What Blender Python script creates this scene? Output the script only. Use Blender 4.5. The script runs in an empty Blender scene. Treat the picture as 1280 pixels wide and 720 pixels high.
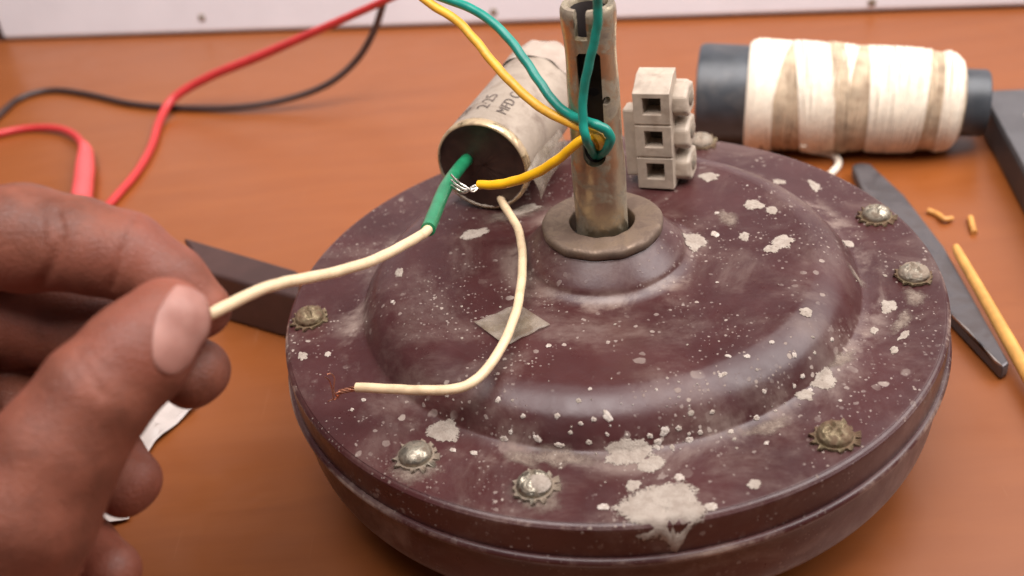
import bpy, bmesh, math, random
import numpy as np
from mathutils import Vector, Matrix
R_ = math.radians
random.seed(7)
SC = bpy.context.scene
COL = SC.collection

# ------------------------------------------------------------------ camera
cd = bpy.data.cameras.new('camera'); cam = bpy.data.objects.new('camera', cd); COL.objects.link(cam)
cd.sensor_width = 36.0; cd.lens = 38.21; cd.clip_start = .01; cd.clip_end = 20
fw = Vector((-.04244, .82149, -.56865)); rt = Vector((.99440, -.02041, -.10370)); up = Vector((.09679, .56986, .81602))
m = Matrix((rt, up, -fw)).transposed().to_4x4(); m.translation = Vector((-.01410, -.26308, .23385))
cam.matrix_world = m
cd.dof.use_dof = True; cd.dof.focus_distance = .292; cd.dof.aperture_fstop = 11.0
SC.camera = cam

# ------------------------------------------------------------------ world, lamps, exposure
wd = bpy.data.worlds.new('World'); SC.world = wd; wd.use_nodes = True
bg = wd.node_tree.nodes['Background']; bg.inputs[0].default_value = (.62, .55, .56, 1); bg.inputs[1].default_value = .19
def area(name, loc, target, size, power, col, spread):
    l = bpy.data.lights.new(name, 'AREA'); l.shape = 'DISK'; l.size = size; l.energy = power; l.color = col; l.spread = R_(spread)
    o = bpy.data.objects.new(name, l); COL.objects.link(o); o.location = loc
    o.rotation_euler = (Vector(target) - Vector(loc)).to_track_quat('-Z', 'Y').to_euler(); return o
area('window_light', (.50, .17, .66), (-.02, .30, .02), .90, 5.2, (1, .96, .95), 105)
area('ceiling_light', (-.15, .02, .95), (-.05, .36, .02), .95, 5.0, (1, .95, .94), 85)
SC.view_settings.view_transform = 'Standard'; SC.view_settings.look = 'None'
SC.view_settings.gamma = 1; SC.view_settings.exposure = 0; SC.view_settings.use_curve_mapping = False

# ------------------------------------------------------------------ helpers
def tag(o, label=None, cat=None, group=None, kind=None):
    if label: o['label'] = label
    if cat: o['category'] = cat
    if group: o['group'] = group
    if kind: o['kind'] = kind
    return o
def empty(name, loc=(0, 0, 0), rz=0):
    o = bpy.data.objects.new(name, None); COL.objects.link(o); o.location = loc; o.rotation_euler = (0, 0, rz)
    o.empty_display_size = .01; return o
def link_mesh(name, me, mat=None, parent=None):
    o = bpy.data.objects.new(name, me); COL.objects.link(o)
    if mat: me.materials.append(mat)
    if parent: o.parent = parent
    return o
def mesh(name, v, f, mat, parent=None, smooth=True):
    me = bpy.data.meshes.new(name); me.from_pydata([tuple(x) for x in v], [], f)
    bm = bmesh.new(); bm.from_mesh(me); bmesh.ops.recalc_face_normals(bm, faces=bm.faces); bm.to_mesh(me); bm.free()
    if smooth: me.polygons.foreach_set('use_smooth', [True] * len(me.polygons))
    return link_mesh(name, me, mat, parent)
def bevel(o, w, seg=2):
    b = o.modifiers.new('bevel', 'BEVEL'); b.width = w; b.segments = seg; b.limit_method = 'ANGLE'; b.angle_limit = R_(35); return o
def sharp(o, ang=35):
    o.data.set_sharp_from_angle(angle=R_(ang)); return o
def spline(pts, n=8, rad=None):
    P = [Vector(q) for q in pts]; out = []; ro = []
    Q = [P[0] * 2 - P[1]] + P + [P[-1] * 2 - P[-2]]
    rr = rad if rad else [0] * len(P)
    for i in range(len(P) - 1):
        a, b, c, d = Q[i:i + 4]
        for k in range(n):
            t = k / n
            out.append(.5 * ((2 * b) + (c - a) * t + (2 * a - 5 * b + 4 * c - d) * t * t + (3 * b - a - 3 * c + d) * t ** 3))
            ro.append(rr[i] * (1 - t) + rr[i + 1] * t)
    out.append(P[-1]); ro.append(rr[-1])
    return out, ro
def tube_geo(path, rads, sides=12, cap=True, jit=0):
    n = len(path); v = []; f = []
    T = [(path[min(i + 1, n - 1)] - path[max(i - 1, 0)]).normalized() for i in range(n)]
    N = T[0].orthogonal().normalized()
    for i in range(n):
        N = (N - T[i] * N.dot(T[i])).normalized(); B = T[i].cross(N)
        for k in range(sides):
            a = 2 * math.pi * k / sides; r = rads[i] * (1 + jit * random.uniform(-1, 1))
            v.append(path[i] + (N * math.cos(a) + B * math.sin(a)) * r)
    for i in range(n - 1):
        for k in range(sides):
            k2 = (k + 1) % sides
            f.append((i * sides + k, i * sides + k2, (i + 1) * sides + k2, (i + 1) * sides + k))
    if cap:
        f.append(tuple(range(sides))[::-1]); f.append(tuple(range((n - 1) * sides, n * sides)))
    return v, f
def tube(name, pts, r, mat, parent=None, n=8, sides=14, smooth_path=True):
    rad = r if isinstance(r, (list, tuple)) else [r] * len(pts)
    if smooth_path: path, rr = spline(pts, n, rad)
    else: path, rr = [Vector(q) for q in pts], rad
    if name == 'insulation':
        for i, q in enumerate(path): path[i] = q + Vector((math.sin(i * .83), math.sin(i * .61 + 2), math.sin(i * .97 + 4))) * .00005; rr[i] *= 1 + .015 * math.sin(i * 1.3)
    v, f = tube_geo(path, rr, sides); o = mesh(name, v, f, mat, parent); sharp(o, 60); return o
def lathe_geo(prof, n=128, close_in=False):
    v = []; f = []
    for (r, z) in prof:
        for k in range(n):
            a = 2 * math.pi * k / n; v.append((r * math.cos(a), r * math.sin(a), z))
    for i in range(len(prof) - 1):
        for k in range(n):
            k2 = (k + 1) % n; f.append((i * n + k, i * n + k2, (i + 1) * n + k2, (i + 1) * n + k))
    if close_in:
        f.append(tuple(range(n))); f.append(tuple(range((len(prof) - 1) * n, len(prof) * n)))
    return v, f
def box_geo(x0, x1, y0, y1, z0, z1):
    v = [(x, y, z) for z in (z0, z1) for y in (y0, y1) for x in (x0, x1)]
    f = [(0, 2, 3, 1), (4, 5, 7, 6), (0, 1, 5, 4), (2, 6, 7, 3), (0, 4, 6, 2), (1, 3, 7, 5)]
    return v, f
def prism_geo(pts, z0, z1):
    n = len(pts); v = [(x, y, z0) for x, y in pts] + [(x, y, z1) for x, y in pts]
    f = [tuple(range(n))[::-1], tuple(range(n, 2 * n))] + [(i, (i + 1) % n, n + (i + 1) % n, n + i) for i in range(n)]
    return v, f
def cat(*geos):
    v = []; f = []
    for gv, gf in geos:
        o = len(v); v += [tuple(q) for q in gv]; f += [tuple(i + o for i in q) for q in gf]
    return v, f
def boolean(o, cutters, op='DIFFERENCE'):
    for c in cutters:
        md = o.modifiers.new('b', 'BOOLEAN'); md.object = c; md.operation = op; md.solver = 'EXACT'
    dg = bpy.context.evaluated_depsgraph_get(); dg.update()
    me = bpy.data.meshes.new_from_object(o.evaluated_get(dg)); o.modifiers.clear(); o.data = me
    for c in cutters: bpy.data.objects.remove(c)
    return o

# ------------------------------------------------------------------ materials
class NT:
    def __init__(s, name):
        s.m = bpy.data.materials.new(name); s.m.use_nodes = True; s.t = s.m.node_tree; s.b = s.t.nodes['Principled BSDF']
        s.tc = s.t.nodes.new('ShaderNodeTexCoord'); s.co = s.tc.outputs['Object']
    def n(s, ty, **kw):
        nd = s.t.nodes.new(ty)
        for k, v in kw.items():
            if k.startswith('i_'):
                key = k[2:]; key = int(key) if key.isdigit() else key
                if isinstance(v, bpy.types.NodeSocket): s.t.links.new(v, nd.inputs[key])
                else: nd.inputs[key].default_value = v
            else: setattr(nd, k, v)
        return nd
    def noise(s, scale, detail=4, rough=.55, dist=0, co=None):
        nd = s.n('ShaderNodeTexNoise', i_Scale=scale, i_Detail=detail, i_Roughness=rough, i_Distortion=dist)
        s.t.links.new(co or s.co, nd.inputs['Vector']); return nd.outputs['Fac']
    def vor(s, scale, feature='F1', rnd=1, co=None):
        nd = s.n('ShaderNodeTexVoronoi', feature=feature, i_Scale=scale, i_Randomness=rnd)
        s.t.links.new(co or s.co, nd.inputs['Vector']); return nd
    def ramp(s, fac, a, b, lo=0., hi=1.):
        nd = s.n('ShaderNodeMapRange', i_Value=fac, interpolation_type='SMOOTHSTEP')
        for k, x in (('From Min', a), ('From Max', b), ('To Min', lo), ('To Max', hi)): nd.inputs[k].default_value = x
        return nd.outputs[0]
    def math(s, op, a, b=0.):
        nd = s.n('ShaderNodeMath', operation=op)
        for i, x in enumerate((a, b)):
            if isinstance(x, bpy.types.NodeSocket): s.t.links.new(x, nd.inputs[i])
            else: nd.inputs[i].default_value = x
        return nd.outputs[0]
    def mix(s, fac, a, b):
        nd = s.n('ShaderNodeMix', data_type='RGBA')
        for k, x in ((0, fac), (6, a), (7, b)):
            if isinstance(x, bpy.types.NodeSocket): s.t.links.new(x, nd.inputs[k])
            else: nd.inputs[k].default_value = (tuple(x) + (1,)) if k else x
        return nd.outputs[2]
    def set(s, **kw):
        names = dict(color='Base Color', rough='Roughness', metal='Metallic', spec='Specular IOR Level', coat='Coat Weight', coatr='Coat Roughness',
                     sss='Subsurface Weight', sssr='Subsurface Radius', ssss='Subsurface Scale', trans='Transmission Weight', alpha='Alpha', sheen='Sheen Weight')
        for k, v in kw.items():
            inp = s.b.inputs[names[k]]
            if isinstance(v, bpy.types.NodeSocket): s.t.links.new(v, inp)
            elif k == 'color': inp.default_value = tuple(v) + (1,)
            else: inp.default_value = v
        return s
    def bump(s, h, strength=.3, dist=.001):
        nd = s.n('ShaderNodeBump', i_Height=h, i_Strength=strength, i_Distance=dist); s.t.links.new(nd.outputs[0], s.b.inputs['Normal']); return s

def mat_simple(name, col, rough=.5, var=.25, scale=200, metal=0, bump=.1, dirt=None, dirt_amt=.5, **kw):
    t = NT(name); nz = t.noise(scale); c2 = tuple(max(0, x * (1 - var)) for x in col); c3 = tuple(min(1, x * (1 + var)) for x in col)
    c = t.mix(t.ramp(nz, .3, .7), c2, c3)
    r = t.ramp(t.noise(scale * .6), .3, .7, rough * .85, min(1, rough * 1.2))
    if dirt:
        d = t.math('MULTIPLY', t.ramp(t.noise(scale * .7, 6, .65, .3), .5, .68), dirt_amt); c = t.mix(d, c, dirt)
    t.set(color=c, rough=r, metal=metal, **kw); t.bump(t.noise(scale * 3), bump, .0005); return t.m

def m_table():
    t = NT('varnished_orange_wood'); mp = t.n('ShaderNodeMapping'); t.t.links.new(t.co, mp.inputs[0]); mp.inputs['Scale'].default_value = (3, 22, 3); mp.inputs['Rotation'].default_value = (0, 0, R_(9))
    g = t.noise(4.5, 7, .6, .8, mp.outputs[0]); big = t.noise(7, 3)
    c = t.mix(t.ramp(g, .3, .72), (.212, .055, .0085), (.246, .068, .0120)); c = t.mix(t.ramp(big, .3, .7, 0, .5), c, (.225, .060, .0095))
    v = t.vor(85); sp = t.math('MULTIPLY', t.ramp(v.outputs['Distance'], .06, .10, 1, 0), t.ramp(t.noise(31), .60, .66)); c = t.mix(t.math('MULTIPLY', sp, .7), c, (.10, .03, .012))
    sm = t.noise(16, 5, .6, .6); r = t.ramp(sm, .3, .7, .30, .46)
    sc = t.n('ShaderNodeMapping'); t.t.links.new(t.co, sc.inputs[0]); sc.inputs['Scale'].default_value = (160, 9, 9); sc.inputs['Rotation'].default_value = (0, 0, R_(50))
    scr = t.ramp(t.noise(3, 2, .5, 0, sc.outputs[0]), .70, .76); c = t.mix(t.math('MULTIPLY', scr, .04), c, (.62, .34, .2))
    t.set(color=c, rough=r, spec=.62, coat=.16, coatr=.30).bump(t.noise(420, 3), .05, .0004); return t.m

def m_cover(name, body=False):
    t = NT(name); big = t.noise(28, 4, .6); c = t.mix(t.ramp(big, .3, .7), (.043, .0115, .0115), (.066, .020, .0195))
    dust = (.33, .245, .20); dustl = (.42, .34, .285)
    xyz = t.n('ShaderNodeSeparateXYZ'); t.t.links.new(t.co, xyz.inputs[0])
    r = t.math('SQRT', t.math('ADD', t.math('MULTIPLY', xyz.outputs[0], xyz.outputs[0]), t.math('MULTIPLY', xyz.outputs[1], xyz.outputs[1])))
    # thin dust film in wide smears
    film = t.math('MULTIPLY', t.ramp(t.noise(34, 8, .72, .5), .44, .76), .30); c = t.mix(film, c, dust)
    # dust caked in the groove under the raised centre
    gr = t.math('MULTIPLY', t.ramp(r, .067, .0735), t.ramp(r, .0745, .082, 1, 0)); gr = t.math('MULTIPLY', gr, t.ramp(t.noise(44, 6, .65, .4), .46, .66)); gr = t.math('MULTIPLY', gr, .62)
    if not body: c = t.mix(gr, c, dust)
    hb = t.math('MULTIPLY', t.ramp(r, .0215, .025), t.ramp(r, .026, .032, 1, 0)); hb = t.math('MULTIPLY', hb, t.ramp(t.noise(60, 6, .65, .4), .42, .62)); hb = t.math('MULTIPLY', hb, .5)
    if not body: c = t.mix(hb, c, dust)
    h = t.math('MULTIPLY', gr, .4); tot = None
    for sc, rad, dens, k in ((150, .28, .52, .55), (300, .34, .50, .75), (520, .36, .47, .75), (950, .40, .44, .65)):
        w = t.n('ShaderNodeVectorMath', operation='ADD'); nz = t.n('ShaderNodeTexNoise', i_Scale=sc * 1.3, i_Detail=2.); t.t.links.new(t.co, nz.inputs['Vector'])
        s1 = t.n('ShaderNodeVectorMath', operation='SCALE'); t.t.links.new(nz.outputs['Color'], s1.inputs[0]); s1.inputs['Scale'].default_value = .55 / sc
        t.t.links.new(t.co, w.inputs[0]); t.t.links.new(s1.outputs[0], w.inputs[1])
        v = t.vor(sc, co=w.outputs[0]); sep = t.n('ShaderNodeSeparateColor'); t.t.links.new(v.outputs['Color'], sep.inputs[0])
        rr = t.math('MULTIPLY', t.math('POWER', sep.outputs[0], 2.2), rad); d = t.math('SUBTRACT', rr, v.outputs['Distance'])
        s_ = t.ramp(d, -.02, .05); msk = t.ramp(t.noise(24 + sc * .02, 3), dens, dens + .16); s_ = t.math('MULTIPLY', t.math('MULTIPLY', s_, msk), t.math('MULTIPLY', t.ramp(sep.outputs[1], 0, 1, .35, 1), k if not body else k * .45))
        c = t.mix(s_, c, dustl); tot = s_ if tot is None else t.math('MAXIMUM', tot, s_)
    # bare worn edge of the rim
    if not body:
        ed = t.math('MULTIPLY', t.ramp(r, .0938, .0946), t.ramp(xyz.outputs[2], .0478, .0492)); ed = t.math('MULTIPLY', ed, t.ramp(t.noise(38, 8, .75), .50, .64)); c = t.mix(t.math('MULTIPLY', ed, .55), c, (.42, .30, .24))
    else:
        ed = t.math('MULTIPLY', t.ramp(r, .0957, .0962), t.ramp(t.noise(34, 8, .75), .46, .62)); c = t.mix(t.math('MULTIPLY', ed, .6), c, (.42, .31, .25))
        st = t.math('MULTIPLY', t.ramp(t.noise(26, 6, .62, .8), .55, .7), .35); c = t.mix(st, c, dust)
    dirty = t.math('MAXIMUM', t.math('MAXIMUM', tot, film), gr)
    ro = t.math('ADD', t.ramp(dirty, 0, .6, .32, .80), t.ramp(t.noise(120, 6, .7), .3, .7, -.05, .10))
    hh = t.math('ADD', t.math('ADD', t.math('MULTIPLY', tot, .9), h), t.math('ADD', t.math('MULTIPLY', t.noise(900, 2), .10), t.math('MULTIPLY', t.noise(160, 3), .35)))
    t.set(color=c, rough=ro, spec=.5).bump(hh, .5, .0004); return t.m

def m_skin():
    t = NT('brown_skin'); a = t.noise(70, 5, .6); c = t.mix(t.ramp(a, .3, .7), (.135, .042, .024), (.262, .084, .049))
    c = t.mix(t.ramp(t.noise(28, 3), .42, .7, 0, .55), c, (.30, .084, .052))
    pores = t.vor(1300); lines = t.vor(760, 'DISTANCE_TO_EDGE')
    mp = t.n('ShaderNodeMapping'); t.t.links.new(t.co, mp.inputs[0]); mp.inputs['Scale'].default_value = (1, 3.2, 1); mp.inputs['Rotation'].default_value = (.5, .3, .8)
    wr = t.noise(260, 4, .6, .8, mp.outputs[0])
    h = t.math('ADD', t.math('MULTIPLY', t.ramp(lines.outputs['Distance'], 0, .12), .35), t.math('ADD', t.math('MULTIPLY', pores.outputs['Distance'], .2), t.math('MULTIPLY', wr, .9)))
    t.set(color=c, rough=t.ramp(a, .3, .7, .46, .60), spec=.42, sss=.14, sssr=(1, .35, .2), ssss=.004).bump(h, .34, .0006); return t.m

def m_nail():
    t = NT('thumb_nail_keratin'); mp = t.n('ShaderNodeMapping'); t.t.links.new(t.co, mp.inputs[0]); mp.inputs['Scale'].default_value = (1, 1, 1)
    a = t.noise(160, 4); c = t.mix(t.ramp(a, .3, .7), (.35, .155, .120), (.44, .215, .172))
    t.set(color=c, rough=.48, spec=.4, sss=.12, sssr=(1, .4, .3), ssss=.003).bump(t.noise(500, 3), .08, .0004); return t.m

def m_metal_aged(name, base, dirt, rough=.38, amt=(.42, .62), scale=180, metal=1.):
    t = NT(name); n1 = t.noise(scale, 7, .65, .4); f = t.ramp(n1, *amt); c = t.mix(f, base, dirt)
    t.set(color=c, rough=t.ramp(f, 0, 1, rough, .8), metal=t.ramp(f, 0, 1, metal, .15)).bump(t.noise(scale * 4, 4), .22, .0005); return t.m

M = dict(
    table=m_table(), cover=m_cover('maroon_enamel_speckled'), body=m_cover('maroon_enamel_housing', True),
    skin=m_skin(), nail=m_nail(),
    board=mat_simple('white_laminate', (.82, .82, .86), .35, .03, 30, bump=.03),
    edge_and_gap_shade=mat_simple('dark_edge_and_gap_shade', (.05, .03, .03), .6),
    plaster=mat_simple('dried_plaster', (.40, .32, .265), .9, .18, 330, bump=.6, dirt=(.30, .22, .17), dirt_amt=.5),
    plaster_white=mat_simple('white_paint_fleck', (.60, .52, .45), .8, .12, 400, bump=.4),
    dust_patch=mat_simple('thin_dust', (.25, .175, .145), .9, .2, 300, bump=.5),
    steel=m_metal_aged('dull_steel', (.38, .34, .27), (.15, .11, .075), .40, (.38, .64), 420),
    steel_dirty=m_metal_aged('dirty_steel', (.27, .235, .185), (.25, .19, .14), .5, (.34, .56), 420, .7),
    rust=m_metal_aged('rusty_steel', (.22, .17, .10), (.13, .075, .04), .5, (.35, .6), 300, .7),
    shaft=m_metal_aged('brass_toned_shaft_steel', (.54, .46, .32), (.22, .17, .125), .29, (.40, .66), 110, .92),
    ring=m_metal_aged('brown_grimy_ring', (.215, .150, .105), (.12, .078, .055), .5, (.35, .62), 190, .45),
    dark=mat_simple('bore_and_gap_shade', (.02, .012, .010), .8),
    cap_can=m_metal_aged('grey_beige_capacitor_can', (.40, .325, .255), (.20, .145, .11), .45, (.42, .70), 75, .30),
    cap_edge=m_metal_aged('bright_crimp', (.72, .56, .33), (.38, .27, .17), .25, (.42, .64), 120, .9),
    cap_face=mat_simple('dark_brown_resin', (.042, .020, .014), .42, .3, 160, bump=.3),
    ink=mat_simple('faded_black_ink', (.12, .09, .075), .8),
    cream=mat_simple('cream_wire_insulation', (.74, .55, .34), .42, .07, 240, bump=.06, dirt=(.42, .27, .15), dirt_amt=.35, sss=.08, sssr=(1, .7, .4), ssss=.001),
    green=mat_simple('green_sleeve', (.012, .20, .085), .34, .15, 200, bump=.1),
    yellow=mat_simple('yellow_wire_insulation', (.88, .46, .008), .34, .08, 200, bump=.05),
    yellow_grey=mat_simple('yellow_wire_dull', (.82, .42, .04), .4, .10, 200, bump=.05, dirt=(.30, .18, .06), dirt_amt=.4),
    teal=mat_simple('teal_wire_insulation', (.010, .22, .165), .32, .12, 200, bump=.05, dirt=(.01, .10, .09), dirt_amt=.4),
    copper=m_metal_aged('bare_copper', (.62, .26, .15), (.25, .10, .06), .3, (.45, .7), 600),
    tinned=m_metal_aged('tinned_strand', (.68, .62, .55), (.35, .28, .22), .28, (.5, .7), 600),
    block=mat_simple('aged_ivory_plastic', (.44, .355, .275), .55, .14, 150, bump=.25, dirt=(.26, .19, .14), dirt_amt=.65),
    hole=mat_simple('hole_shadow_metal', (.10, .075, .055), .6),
    core=mat_simple('charcoal_plastic_core', (.040, .044, .050), .36, .2, 90, bump=.1, dirt=(.10, .09, .085), dirt_amt=.5),
    thread=mat_simple('ivory_thread', (.80, .70, .56), .9, .08, 300, bump=.5, sheen=.3),
    thread_dirty=mat_simple('soiled_thread', (.50, .38, .26), .95, .22, 140, bump=.6, dirt=(.28, .18, .11), dirt_amt=.55),
    grey=mat_simple('dark_grey_case', (.085, .080, .082), .42, .12, 60, bump=.1),
    grey_side=mat_simple('charcoal_case_side', (.032, .026, .026), .5, .12, 60, bump=.1),
    blade=m_metal_aged('dark_oxidised_blade', (.13, .12, .125), (.075, .060, .058), .42, (.36, .66), 70, .75),
    edge=m_metal_aged('ground_blade_edge', (.42, .38, .35), (.2, .15, .12), .35, (.45, .65), 160, .9),
    stick=mat_simple('honey_wood', (.60, .30, .075), .38, .18, 120, bump=.12, dirt=(.34, .15, .03), dirt_amt=.4),
    crumb=mat_simple('amber_scrap', (.58, .27, .07), .4, .2, 300, bump=.2),
    red=mat_simple('red_lead_rubber', (.50, .035, .035), .36, .08, 100, bump=.05),
    redboot=mat_simple('red_boot_rubber', (.70, .085, .085), .42, .06, 100, bump=.05),
    black=mat_simple('black_lead_rubber', (.045, .024, .020), .35, .12, 100, bump=.05),
    tool=mat_simple('dark_brown_plastic', (.050, .022, .018), .45, .15, 70, bump=.1),
    dusty_paper=mat_simple('dusty_paper', (.36, .285, .23), .8, .15, 120, bump=.4, dirt=(.32, .24, .19), dirt_amt=.6),
    paper=mat_simple('white_wrapper', (.50, .43, .39), .45, .08, 80, bump=.2),
)
def m_tape():
    t = NT('cloudy_clear_tape'); c = t.mix(t.ramp(t.noise(240, 5), .35, .65), (.30, .235, .165), (.46, .38, .30))
    t.set(color=c, rough=.3, alpha=t.ramp(t.noise(170, 4), .35, .65, .28, .52)).bump(t.noise(500), .4, .0005); return t.m
M['tape'] = m_tape()
def m_splash(name, col, dark, scale, soft, amt):
    t = NT(name); at = t.n('ShaderNodeAttribute', attribute_name='edge'); c = t.mix(t.ramp(t.noise(scale, 5, .65), .35, .65), dark, col)
    nz = t.noise(scale * 1.6, 6, .72); fine = t.noise(scale * 6, 3, .6)
    e = t.math('ADD', t.math('SUBTRACT', 1.0, at.outputs['Fac']), t.math('ADD', t.math('MULTIPLY', t.math('SUBTRACT', nz, .5), .8), t.math('MULTIPLY', t.math('SUBTRACT', fine, .5), .55)))
    t.set(color=c, rough=.92, spec=.2, alpha=t.ramp(e, .10, .10 + soft, 0, amt)).bump(t.math('ADD', nz, fine), .55, .0006); return t.m
M['plaster'] = m_splash('dried_plaster_ragged', (.40, .335, .28), (.31, .25, .205), 330, .10, .97)
M['plaster_white'] = m_splash('white_paint_fleck_ragged', (.58, .50, .44), (.42, .34, .28), 500, .15, .95)
M['dust_patch'] = m_splash('caked_dust_ragged', (.33, .255, .205), (.21, .15, .12), 420, .75, .75)

# ------------------------------------------------------------------ table and white board
v, f = box_geo(-.9, .8, -.7, .75, -.03, 0); tag(mesh('table', v, f, M['table'], smooth=False), kind='structure')

A, B = Vector((-.3527, .4069, 0)), Vector((.2444, .2864, 0)); d = (B - A); ang = math.atan2(d.y, d.x); L = d.length + .16
bd = empty('white_board', (A.x, A.y, 0), ang); tag(bd, 'white panel standing upright across the back of the table', 'board')
v, f = box_geo(0, L, 0, .012, .0012, .26); o = mesh('panel', v, f, M['board'], bd, False); bevel(o, .0025, 3)
v, f = box_geo(.001, L, .0012, .0115, 0, .0016); mesh('gap_shade_strip', v, f, M['edge_and_gap_shade'], bd, False)  # dark strip painted in for the shadow in the gap under the panel
v, f = box_geo(-.004, -.0003, .001, .0115, 0, .259); mesh('end_strip', v, f, M['edge_and_gap_shade'], bd, False)
for sx, sz in ((.1411, .0112), (.3232, .0083), (.5320, .0063)):
    pr = [(.0001, .0012), (.0012, .0011), (.0020, .0007), (.0024, 0.)]
    v, f = lathe_geo(pr, 24, True); o = mesh('fixing_screw', v, f, M['steel_dirty'], bd); o.rotation_euler = (R_(90), 0, 0); o.location = (sx, .0002, sz)

# ------------------------------------------------------------------ fan motor
motor = empty('fan_motor'); tag(motor, 'maroon round ceiling fan motor with paint flecks and upright metal shaft', 'motor')
PROF = [(0.01, 0.069), (0.016, 0.0691), (0.0172, 0.0686), (0.0222, 0.064), (0.0236, 0.0622), (0.026, 0.0609), (0.03, 0.0606), (0.045, 0.0609), (0.056, 0.06125), (0.058, 0.0613), (0.06, 0.061), (0.0632, 0.0599), (0.0668, 0.0576), (0.0696, 0.0544), (0.071, 0.0523), (0.0726, 0.0508), (0.078, 0.0501), (0.092, 0.05), (0.0938, 0.0498), (0.0947, 0.0492), (0.095, 0.0484), (0.095, 0.044), (0.095, 0.0402)]
def smooth_prof(pr, n=5):
    p, _ = spline([(a, b, 0) for a, b in pr], n); return [(q.x, q.y) for q in p]
SP = smooth_prof(PROF, 5)
v, f = lathe_geo(SP, 224); cover = mesh('top_cover', v, f, M['cover'], motor)
LP = smooth_prof([(.0900, .0399), (.0948, .0400), (.0960, .0397), (.0964, .0388), (.0960, .0379), (.0950, .0372), (.0945, .0350), (.0943, .0262), (.0934, .0212), (.0905, .0170), (.0850, .0132), (.0760, .0104), (.0600, .0086), (.0500, .0070), (.0466, .0040), (.0460, .0003)], 4)
v, f = lathe_geo(LP + [(.02, .0003)], 224); mesh('lower_housing', v, f, M['body'], motor)
v, f = lathe_geo(smooth_prof([(.0092, .0640), (.0092, .0712), (.0098, .0722), (.0120, .0724), (.0155, .0724), (.0166, .0721), (.0171, .0714), (.0171, .0702), (.0166, .0692), (.0150, .0689)], 3), 96)
# small chips on the ring edge
rg = random.Random(3)
for i, q in enumerate(v):
    a = math.atan2(q[1], q[0]); k = 1 + .006 * math.sin(5 * a + 1) + .004 * math.sin(13 * a); v[i] = (q[0] * k, q[1] * k, q[2] + .00012 * math.sin(7 * a + q[0] * 400))
mesh('bearing_ring', v, f, M['ring'], motor)
v, f = lathe_geo([(.0068, .066), (.0094, .066)], 48); mesh('bearing_gap_shade', v, f, M['dark'], motor)  # dark sheet stands in for shade between ring and shaft

# shaft: hollow tube with a long window that lets the winding wires out
so = [(.0073, .060), (.0073, .0740), (.0074, .0900), (.0070, .0960), (.0069, .1120), (.0066, .1200), (.0067, .1265), (.0071, .1310), (.0071, .1345), (.0066, .1358)]
si = [(.0052, .1358), (.0045, .1345), (.0045, .060)]
v, f = lathe_geo(smooth_prof(so, 4) + si + [(.0073, .060)], 72)
sh = mesh('shaft', v, f, M['shaft'], motor)
# window faces the camera side
WA = R_(-100)
pts = []
for k in range(13):
    a = math.pi + math.pi * k / 12; pts.append((.0030 * math.cos(a), .0960 + .0030 * math.sin(a)))
pts += [(.0030, .1240), (.0022, .1250), (-.0022, .1250), (-.0030, .1240)]
vv, ff = prism_geo(pts, 0, .02); vv = [(x, -z, y) for (x, y, z) in vv]
cut = mesh('cutter', vv, ff, M['dark'], None, False); cut.rotation_euler = (0, 0, WA + math.pi / 2)
v2, f2 = box_geo(-.0016, .0016, -.02, 0, .1285, .14); cut2 = mesh('cutter', v2, f2, M['dark'], None, False); cut2.rotation_euler = (0, 0, R_(-112) + math.pi / 2)
v3, f3 = lathe_geo([(.0012, -.02), (.0012, .02)], 16, True); cut3 = mesh('cutter', v3, f3, M['dark'], None, False); cut3.rotation_euler = (R_(90), 0, R_(25)); cut3.location = (0, 0, .1115)
boolean(sh, [cut, cut2, cut3]); sh.data.polygons.foreach_set('use_smooth', [True] * len(sh.data.polygons)); sharp(sh, 38)
sh.data.materials.clear(); sh.data.materials.append(M['shaft']); sh.data.materials.append(M['dark'])
for pl in sh.data.polygons: pl.material_index = 1 if math.hypot(pl.center.x, pl.center.y) < .0050 and pl.center.z < .133 else 0  # bore faces coloured dark to stand in for shade inside the tube

# screws on toothed washers
def screw_geo(slot, hr=.0042, hh=.0027):
    v = []; f = []; NR, NA = 16, 48
    v.append((0, 0, hh - (.0009 if slot else 0)))
    for i in range(1, NR + 1):
        u = i / NR; r = hr * math.sin(u * math.pi / 2) if i < NR else hr
        for k in range(NA):
            a = 2 * math.pi * k / NA; x, y = r * math.cos(a), r * math.sin(a); z = hh * math.sqrt(max(0, 1 - (r / hr) ** 2.3)) * .82 + .18 * hh * (1 - u)
            if slot and r < .0028 and (abs(x) < .00055 or abs(y) < .00055): z -= .0010
            v.append((x, y, z))
    for k in range(NA):
        f.append((0, 1 + k, 1 + (k + 1) % NA))
        for i in range(NR - 1):
            b = 1 + i * NA; f.append((b + k, b + NA + k, b + NA + (k + 1) % NA, b + (k + 1) % NA))
    lo = len(v)
    for k in range(NA):
        a = 2 * math.pi * k / NA; v.append((hr * math.cos(a), hr * math.sin(a), -.0006))
    b = 1 + (NR - 1) * NA
    for k in range(NA): f.append((b + k, lo + k, lo + (k + 1) % NA, b + (k + 1) % NA))
    return v, f
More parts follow.
